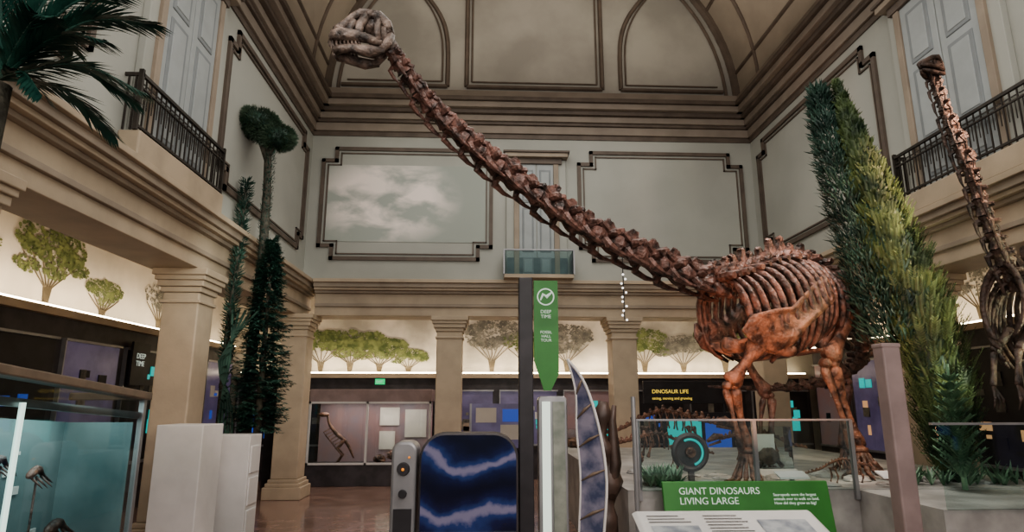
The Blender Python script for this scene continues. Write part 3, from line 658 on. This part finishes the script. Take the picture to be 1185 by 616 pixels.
for i in range(900):
    k=random.random()**1.1;z=1.6+2.95*k;a=random.uniform(0,2*math.pi);R_=(.48*(1-k)**.6+.04)*(1 if k>.2 else .7+k*1.5)*random.uniform(.6,1.08)
    d=V((math.cos(a),math.sin(a),0));b=V((-3.46,9.98,z));t=b+d*R_+V((0,0,random.uniform(-.12,.12)))
    for m_ in range(10):
        p=b.lerp(t,.35+.65*m_/9)
        sv=V((-d.y,d.x,0))
        for kk in(-1,0,1): q.leaf(p,p+(sv*kk*.9+d*.8+V((0,0,random.uniform(-.7,.3)))).normalized()*.075,.02,V((random.uniform(-.4,.4),random.uniform(-.4,.4),1)))
q.obj('foliage',M['leafk'],K)
K2=empty('twisted_vine_plant');q=MB()
for i in range(5):
    q.tube(spline([(-3.95+.04*i,9.85,.0),(-4.0+.05*i,9.85,1.8),(-3.9-.04*i,9.8,2.6),(-3.95+.1*i,9.85,3.4)],10),.02,6)
for i in range(140):
    z=random.uniform(1.6,3.5);a=random.uniform(0,6.28);p=V((-3.92,9.85,z));q.leaf(p,p+V((math.cos(a)*.22,math.sin(a)*.2,random.uniform(-.1,.12))),.035,V((0,0,1)),.03)
q.obj('stems',M['leafd'],K2)
Pm=empty('cycad_palm_tree');q=MB();q.tube([(-3.46,4.1,.0),(-3.44,4.1,2.2),(-3.40,4.1,4.15)],[.11,.10,.09],12);q.obj('trunk',M['bark'],Pm,smooth=True)
q=MB();cr=V((-3.38,4.1,4.2))
fr=[((-2.3,3.95,4.55),.22),((-2.42,4.1,4.12),.16),((-2.9,3.85,3.95),.1),((-2.5,4.25,4.75),.25),((-2.85,4.0,4.95),.25),((-2.7,3.6,4.35),.2),((-2.75,4.6,4.3),.2),((-3.2,3.5,4.9),.3),((-3.5,4.9,4.9),.3),((-3.9,3.6,4.7),.3),((-3.0,4.8,4.1),.15),((-3.1,3.9,5.1),.2),((-2.55,3.85,4.35),.18),((-2.65,4.1,4.9),.22)]
for tip,ar in fr:
    tip=V(tip);pts=spline([cr,cr.lerp(tip,.5)+V((0,0,ar)),tip],22)
    q.tube(pts,[.02-.0008*i for i in range(22)],5)
    for i in range(3,22):
        d=(pts[i]-pts[i-1]).normalized();sv=d.cross(V((0,0,1))).normalized();L=.25*math.sin(math.pi*(.2+.72*i/22))+.05
        for f2 in(0,.5):
            p=pts[i].lerp(pts[i-1],f2)
            for k in(-1,1): q.leaf(p,p+(sv*k*.55+d*1.+V((0,0,-.28+random.uniform(-.12,.12)))).normalized()*L,.024,V((0,0,1)),.008)
q.obj('fronds',M['leafp'],Pm)
# ------------------------------------------------------------ PLATFORM and railings
box('exhibit_platform',(1.5,6.75,0),(6.35,12.8,ZP),M['plat'])
box('exhibit_platform.001',(3.95,5.5,0),(6.35,6.75,ZP-.01),M['plat'])
g=empty('glass_balustrade');q=MB()
q.box((1.62,6.7,ZP),(3.9,6.72,1.8));q.box((3.95,5.44,ZP),(6.9,5.46,1.8));q.obj('panes',M['glass'],g)
q=MB();q.box((1.6,6.69,1.8),(3.92,6.73,1.82));q.box((3.9,5.43,1.8),(6.9,5.47,1.82))
for x,y in((1.6,6.70),(2.85,6.70),(3.9,6.70),(5.1,5.45)): q.box((x,y,ZP-.1),(x+.04,y+.05,1.81))
q.obj('rail_posts',M['grey'],g)
g=empty('exhibit_pillar');q=MB();q.box((3.46,5.3,0),(3.62,5.45,2.5));q.obj('shaft',M['pinkp'],g,bevel=.015);q=MB();q.box((3.455,5.295,2.46),(3.625,5.455,2.5));q.box((3.43,5.27,0),(3.65,5.48,.12));q.obj('caps',M['pinkp'],g,bevel=.01)
g=empty('giant_dinosaurs_sign');q=MB();q.frus((2.68,6.52,.72),(2.68,6.62,1.2),(1,0,0),(0,1,0),(.86,.02),(.86,.02));q.obj('green_panel',M['green'],g,bevel=.008)
tt=(math.radians(90-11.7),0,0)
text('title','GIANT DINOSAURS\nLIVING LARGE',(1.98,6.57,1.08),.095,M['text'],g,tt);text('body_copy','Sauropods were the largest\nanimals ever to walk on land.\nHow did they grow so big?',(2.95,6.565,1.06),.04,M['text'],g,tt)
q=MB();q.box((1.9,6.56,0),(1.98,6.64,.75));q.box((3.4,6.56,0),(3.48,6.64,.75));q.obj('legs',M['dark'],g)
g=empty('lectern_label');q=MB();q.frus((1.98,5.15,1.0),(1.98,5.15,1.03),(1,0,0),(0,.94,.34),(.76,.28),(.72,.26));q.obj('top',M['white'],g,bevel=.01)
f=lambda x,t:(x,5.15+.94*t,1.037+.34*t)
q=MB();q.quad(f(1.32,-.2),f(1.7,-.2),f(1.7,.02),f(1.32,.02));q.quad(f(2.2,-.2),f(2.6,-.2),f(2.6,.1),f(2.2,.1));q.obj('pictures',mat('grey_illustration',(.2,.22,.26),.5,scale=9,col2=(.42,.44,.46)),g)
q=MB()
for i in range(9): q.quad(f(1.78,-.2+.045*i),f(2.12-.03*(i%3),-.2+.045*i),f(2.12-.03*(i%3),-.19+.045*i),f(1.78,-.19+.045*i))
for i in range(3): q.quad(f(1.32,.07+.045*i),f(1.66-.04*i,.07+.045*i),f(1.66-.04*i,.08+.045*i),f(1.32,.08+.045*i))
q.obj('text_lines',M['dark2'],g)
q=MB();q.box((1.9,5.1,0),(2.06,5.2,1.0));q.obj('stand',M['grey'],g)
def quadruped(name,x,y,L,m,flip=1):
    g=empty(name);q=MB();z=ZP;h=.42*L
    sp_=[(x-.75*L*flip,y,z+h*1.2),(x-.45*L*flip,y,z+h*1.35),(x,y,z+h*1.6),(x+.35*L*flip,y,z+h*1.4),(x+.7*L*flip,y,z+h),(x+1.1*L*flip,y,z+h*.75)]
    P=axis(q,sp_,20,lambda k:.035*L*(1-.5*k),lambda k:.08*L*(1-.6*k),lambda k:.6,lambda k:0)
    for i in range(5,11):
        for sg in(-1,1):
            q.tube([P[i]+V((0,sg*.16*L*math.sin(math.radians(a)),-.14*L*(1-math.cos(math.radians(a))))) for a in range(10,160,25)],.012*L,5)
    for xx in(-.35,.35):
        for sg in(-1,1):
            hx=x+xx*L*flip;bone(q,(hx,y+sg*.12*L,z+h*1.1),(hx+.06*L,y+sg*.16*L,z+h*.55),.02*L,.04*L,.035*L,7);bone(q,(hx+.06*L,y+sg*.16*L,z+h*.55),(hx,y+sg*.16*L,z+.03),.015*L,.03*L,.03*L,7)
    q.tube([P[0]+V((.02,0,.03)),P[0]+V((-.12*L*flip,0,.03)),P[0]+V((-.3*L*flip,0,-.04))],[.05*L,.08*L,.03*L],8);q.tube([P[0]+V((0,0,-.04)),P[0]+V((-.26*L*flip,0,-.1))],[.03*L,.02*L],6)
    q.obj('bones',M[m],g,smooth=True)
quadruped('small_quadruped_skeleton',2.3,8.6,.7,'bonel');quadruped('small_quadruped_skeleton.001',4.0,7.05,.40,'bonel',-1);quadruped('small_quadruped_skeleton.002',3.0,10.4,1.1,'bonel',-1);quadruped('small_quadruped_skeleton.003',4.1,9.6,.7,'bonel',1)
g=empty('specimen_case');box('plinth',(3.25,7.75,ZP),(3.8,8.0,ZP+.1),M['white'],g);q=MB();q.box((3.27,7.77,ZP+.1),(3.78,7.98,ZP+.6));q.obj('glass_cover',M['glass'],g)
box('back_board',(3.4,7.96,ZP+.12),(3.65,7.975,ZP+.5),M['white'],g)
q=MB();q.ell((3.52,7.87,ZP+.24),(.14,.07,.1),jit=.1);q.tube([(3.38,7.87,ZP+.1),(3.52,7.85,ZP+.3),(3.68,7.87,ZP+.12)],.03);q.obj('fossil',M['skull'],g,smooth=True)
for nm,x in (('specimen_label',4.42),('specimen_label.001',3.3)):
    g=empty(nm);q=MB();q.frus((x,6.85,ZP+.12),(x,6.86,ZP+.14),(1,0,0),(0,.9,.3),(.16,.08),(.16,.08));q.box((x-.02,6.84,ZP),(x+.02,6.88,ZP+.12));q.obj('plate',M['white'],g)
g=empty('round_teal_display');cz=ZP+.32
q=MB()
q.tube([(2.42+.19*math.cos(a*math.pi/20),7.5,cz+.19*math.sin(a*math.pi/20)) for a in range(41)],.035,8);q.box((2.39,7.48,ZP),(2.45,7.54,cz-.2));
q.tube([(2.42,7.51,cz),(2.42,7.53,cz)],.17,24)
q.obj('rim',M['dark2'],g)
q=MB();q.tube([(2.42+.145*math.cos(a*math.pi/20),7.49,cz+.145*math.sin(a*math.pi/20)) for a in range(-8,14)],.014,8);q.obj('glowing_arc',M['teal'],g)
q=MB();q.tube([(2.42,7.5,cz),(2.42,7.47,cz)],.06,16);q.obj('hub',M['bonel'],g)
g=empty('media_wall');box('panel',(4.2,14.9,.2),(5.9,15.0,1.75),M['dark'],g);box('screen_a',(4.3,14.86,.9),(5.1,14.9,1.6),M['teal'],g);box('screen_b',(5.2,14.86,.9),(5.8,14.9,1.6),M['blue'],g);box('foot',(4.3,14.8,0),(5.8,15.1,.2),M['dark'],g)
q=MB()
for i in range(40): q.ell((1.8+random.random()*4.2,6.95+random.random()*1.4,ZP+.01),(random.uniform(.05,.18),random.uniform(.05,.13),random.uniform(.02,.06)),8,6,jit=.12)
q.obj('rock_rubble',M['plat'])
g=empty('low_groundcover_plants');q=MB()
for i in range(60):
    c=V((random.choice([random.uniform(4.8,6.2),random.uniform(1.8,2.1)]),random.uniform(6.95,7.4),ZP))
    for j in range(9):
        a=random.uniform(0,6.28);q.leaf(c,c+V((math.cos(a)*.14,math.sin(a)*.14,random.uniform(.06,.24))),.03,V((0,0,1)),.02)
q.obj('leaves',M['leafs'],g)
# ------------------------------------------------------------ CENTRE KIOSK group
g=empty('touchscreen_kiosk')
def rounded(x0,x1,z0,z1,r,n=8):
    pts=[]
    for cx,cz,a0 in((x1-r,z1-r,0),(x0+r,z1-r,90)):
        for i in range(n+1):
            a=math.radians(a0+90*i/n);pts.append((cx+r*math.cos(a),cz+r*math.sin(a)))
    return pts+[(x0,z0),(x1,z0)]
def prism(q,pts,y0,y1,tilt=0):
    n=len(pts);vs=[(x,y0,z) for x,z in pts]+[(x,y1,z) for x,z in pts]
    q.add(vs,[tuple(range(n)),tuple(range(n,2*n))[::-1]]+[(i,n+i,n+(i+1)%n,(i+1)%n) for i in range(n)])
q=MB();prism(q,rounded(-.68,.37,0,1.67,.26),6.9,7.3);q.obj('shell',M['dark2'],g,bevel=.02)
q=MB();prism(q,rounded(-.655,.345,.3,1.65,.25),6.87,6.9);q.obj('artwork_panel',M['art'],g)
q=MB();q.box((-.66,6.8,.62),(.35,6.9,.68));q.obj('ledge',M['grey'],g,bevel=.01)
g=empty('silver_interactive_pod');q=MB();prism(q,rounded(-.98,-.71,0,1.58,.10),6.95,7.35);q.obj('shell',M['grey'],g,bevel=.03)
q=MB();q.tube([(-.85,6.9,1.3),(-.85,6.95,1.3)],[.06,.07],16);q.tube([(-.85,6.9,1.05),(-.85,6.95,1.05)],[.04,.045],16);q.box((-.94,6.94,.5),(-.75,6.95,.9));q.obj('dials',M['dark'],g)
q=MB();q.ell((-.85,6.9,1.3),.016);q.ell((-.79,6.92,1.42),.012);q.obj('buttons',emis('orange_button',(1,.35,.05),.7),g)
g=empty('wayfinding_totem');box('black_slab',(.385,7.02,0),(.545,7.2,3.4),M['dark'],g,.01)
q=MB();prism(q,[(.83,3.36),(.555,3.36),(.555,2.45),(.66,2.12),(.74,2.12),(.83,2.3)],7.0,7.04);q.obj('green_banner',M['green'],g)
q=MB();
for i in range(28):
    a=2*math.pi*i/28;b=2*math.pi*(i+1)/28
    f=lambda r,t:(.69+r*math.cos(t),6.995,3.17+r*math.sin(t));q.quad(f(.085,a),f(.085,b),f(.1,b),f(.1,a))
q.tube([(.63,6.992,3.13),(.66,6.992,3.2),(.70,6.992,3.17),(.76,6.992,3.22)],[.008,.016,.022,.008],6);q.obj('dinosaur_logo',M['text'],g)
text('title','DEEP\nTIME',(.69,6.99,2.98),.055,M['text'],g,align='CENTER');text('lines','FOSSIL\nHALL\nTOUR',(.69,6.99,2.75),.045,M['text'],g,align='CENTER')
g=empty('illuminated_label_column');q=MB();prism(q,rounded(.60,.92,0,2.06,.05),7.05,7.25);q.obj('body',M['grey'],g,bevel=.01);box('light_panel',(.64,7.03,.3),(.73,7.05,2.0),M['lite'],g);box('text_panel',(.76,7.03,.3),(.89,7.05,2.0),mat('sage_panel',(.16,.19,.16),.4,scale=5,col2=(.30,.32,.28)),g)
g=empty('curved_glass_sculpture')
A_=spline([(.90,6.8,2.45),(1.08,6.8,2.2),(1.22,6.8,1.75),(1.29,6.8,1.2),(1.24,6.8,.6),(1.2,6.8,0)],24)
B_=spline([(.90,6.8,2.45),(.99,6.85,2.1),(1.00,6.9,1.7),(1.03,6.9,1.2),(1.0,6.9,.6),(1.0,6.9,0)],24)
q=MB();q.tube(A_,.016,8);q.tube(B_,.012,8);q.obj('white_edge',M['white'],g,smooth=True)
q=MB()
for i in range(23): q.quad(A_[i],A_[i+1],B_[i+1],B_[i])
q.obj('panel',mat('iridescent_panel',(.035,.04,.075),.2,scale=5,col2=(.22,.20,.24),emit=(.1,.12,.2),estr=.15),g)
q=MB()
for i in range(4,22,3): q.tube([A_[i],(A_[i]+B_[i+1])/2+V((0,-.04,.02)),B_[i+1]],[.006,.018,.006],6)
q.obj('inner_fins',M['woodr'],g,smooth=True)
g=empty('petrified_wood_sculpture');q=MB();q.tube(spline([(1.34,7.0,0),(1.30,7.0,.7),(1.36,7.0,1.2),(1.28,7.0,1.6),(1.32,7.0,2.0)],24),[.13+.03*math.sin(i*1.3)-.0025*i for i in range(24)],14,jit=.15)
q.tube([(1.34,6.97,1.0),(1.42,6.95,1.35),(1.40,6.95,1.8),(1.43,6.95,1.96)],[.09,.06,.05,.025],8,jit=.15);q.obj('trunk',M['wood'],g,smooth=True)
g=empty('mounting_posts');q=MB();q.tube([(1.56,6.62,0),(1.56,6.62,2.05)],.025,10);q.box((1.5,6.55,0),(1.62,6.68,.05));q.obj('posts',M['grey'],g)
g=empty('hanging_light_string');q=MB()
q.tube([(1.66,7.3,4.0),(1.66,7.3,2.95)],.006,5);q.obj('cable',M['iron'],g)
q=MB()
for i in range(11): q.ell((1.66+.03*math.sin(i*2),7.3,3.5-i*.055),.014)
q.obj('bulbs',emis('bulb',(1,.95,.9),1.6),g)
# ------------------------------------------------------------ LEFT VITRINE and cabinets
g=empty('aquatic_fossil_vitrine')
x0,x1,ya,yb=-3.30,-2.72,2.9,5.25
def top(y): return 2.24-.2*(y-2.9)/(yb-2.9)
q=MB();q.box((x0,ya,0),(x1,yb,.55));q.obj('base',M['dark'],g)
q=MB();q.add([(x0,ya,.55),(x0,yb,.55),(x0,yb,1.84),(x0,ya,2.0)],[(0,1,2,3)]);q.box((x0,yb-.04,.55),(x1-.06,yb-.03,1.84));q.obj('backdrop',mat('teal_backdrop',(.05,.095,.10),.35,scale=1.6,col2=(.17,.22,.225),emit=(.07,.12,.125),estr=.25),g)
q=MB()
q.add([(x1,ya,.55),(x1,yb,.55),(x1,yb,top(yb)),(x1,ya,top(ya))],[(0,1,2,3)]);q.add([(x0,ya,.55),(x1,ya,.55),(x1,ya,top(ya)),(x0,ya,top(ya))],[(0,1,2,3)]);q.obj('glass',M['tglass'],g)
q=MB();q.frus((x1-.02,ya,top(ya)),(x1-.02,yb,top(yb)),(1,0,0),(0,0,1),(.07,.03),(.07,.03));q.frus((x0,yb,top(yb)),(x1,yb,top(yb)),(0,1,0),(0,0,1),(.05,.03),(.05,.03));q.obj('wood_rail',M['woodr'],g,bevel=.01)
q=MB();q.frus((x1-.04,ya,top(ya)-.17),(x1-.04,yb,top(yb)-.15),(1,0,0),(0,0,1),(.02,.025),(.02,.025))
q.box((x1-.03,yb-.04,.55),(x1+.01,yb,top(yb)));q.obj('metal_rail',M['grey'],g)
box('lit_edge',(x1-.012,3.87,.55),(x1+.012,3.895,top(3.9)-.16),emis('edge_glow',(.75,.95,.85),1.1),g)  # brightness of the glass edge put in as emission; no lamp there
q=MB()
for (y,z,r) in ((4.1,.95,.10),(4.6,1.5,.06),(4.25,1.6,.05),(4.9,1.1,.08)):
    q.tube(spline([(-3.05,y-r*1.6,z),(-3.05,y-r,z+.02),(-3.05,y,z+.05),(-3.05,y+r,z),(-3.03,y+r*2.4,z-.06)],12),[r*.1,r*.3,r*.42,r*.45,r*.48,r*.45,r*.4,r*.32,r*.25,r*.18,r*.1,r*.03],8);q.tube([(-3.05,y,.55),(-3.05,y,z)],.008,5)
    for k in range(3): q.tube([(-3.05,y-r+r*.8*k,z),(-3.0,y-r*.8+r*.8*k,z-r*.8),(-2.98,y-r*.5+r*.8*k,z-r*1.3)],[r*.15,r*.1,r*.03],5)
q.obj('marine_reptile_fossils',M['bone'],g,smooth=True)
q=MB()
for i in range(14):
    y=random.uniform(3.9,5.1);z=random.uniform(.8,1.8);q.box((x0+.002,y,z),(x0+.012,y+random.uniform(.03,.12),z+random.uniform(.02,.06)))
q.obj('labels',M['white'],g)
box('red_label',(x0+.01,4.2,1.62),(x0+.02,4.28,1.74),M['red'],g)
area('case_lamp',(-3.0,4.1,2.0),(0,0,0),.4,2,14,(.82,1,.98)).parent=g
g=empty('white_cabinet');q=MB();q.box((-3.98,8.0,.08),(-3.42,8.6,1.72));q.obj('body',M['white'],g,bevel=.01);q=MB();q.box((-3.94,8.05,0),(-3.46,8.55,.08));q.obj('plinth',M['dark'],g)
g=empty('white_cabinet.001');q=MB();q.box((-3.80,9.0,.08),(-3.20,9.45,1.55));q.obj('body',M['white'],g,bevel=.01);q=MB();q.box((-3.76,9.04,0),(-3.24,9.41,.08));q.obj('plinth',M['dark'],g)
q=MB()
for i in range(3): q.box((-3.21,9.05,.2+.42*i),(-3.185,9.40,.56+.42*i))
q.obj('drawers',M['white'],g,bevel=.008)
# ------------------------------------------------------------ LIGHTS
w=bpy.data.worlds.new('world');SC.world=w;w.use_nodes=True;w.node_tree.nodes['Background'].inputs[0].default_value=(.8,.8,.8,1);w.node_tree.nodes['Background'].inputs[1].default_value=.3
area('hall_overhead_fill',(XC,7,9.2),(0,0,0),6,11,430,(1.,.98,.92))  # added overhead light for the whole hall; no visible fixture
o=area('vault_fill',(XC,8,9.3),(math.pi,0,0),7,9,310,(1,.90,.78))  # added light to lift the vault and lunette; no visible fixture
o=area('fill_rear',(XC,-1.2,5.),(0,0,0),8,5,420,(1.,.93,.86));aim(o,(XC,9,5))
spot('body_spot',(5.9,4.8,6.2),(4.3,7.9,3.),1150,(1.,.62,.44),45)
spot('body_spot_low',(2.2,5.4,1.6),(4.0,7.8,3.),260,(1.,.46,.27),60)
spot('neck_spot',(3.,3.,7.5),(.8,6.2,4.),750,(1.,.82,.77),50)
spot('skull_spot',(-2.5,2.5,6.5),(-1.1,5.,5.15),260,(1.,.95,.92),22)
spot('cypress_spot',(6.2,4.6,2.2),(5.2,7.2,3.4),400,(.95,1.,.68),60)
spot('shoulder_spot',(6.2,5.5,5.4),(5.3,7.2,3.0),200,(.95,1.,.7),55)
spot('platform_fill',(3.6,6.9,5.6),(3.6,7.6,1.1),300,(1.,.9,.82),75)  # added light to brighten the platform floor; no visible fixture
spot('left_tree_fill',(-1.2,6.5,4.5),(-3.5,10.,3.8),300,(.95,1.,.92),45)  # added light to keep the left trees from going black
spot('palm_spot',(-1.2,2.2,5.2),(-2.8,4.,4.4),60,(.85,1.,.95),50)
spot('cloud_panel_fill',(1.,6.,8.5),(-2.3,14.1,6.7),300,(1.,.97,.94),24,.3,1.)  # plain spot added to brighten the painted clouds; carries no pattern
spot('column_fill_left',(-1.5,5.5,2.5),(-4.5,9.3,2.8),100,(1,.82,.6),55,.5)  # added warm light for the left column; no fixture stands here
# ------------------------------------------------------------ CAMERA
cd=bpy.data.cameras.new('camera');cd.sensor_width=36;cd.lens=36*720/1185;cd.clip_start=.05
co=bpy.data.objects.new('camera',cd);co.location=(0,0,2);co.rotation_euler=(math.pi/2+math.atan(157/720.),0,math.radians(-2.5));COL.objects.link(co);SC.camera=co
SC.view_settings.view_transform='AgX'
try: SC.view_settings.look='AgX - Medium High Contrast'
except Exception: pass
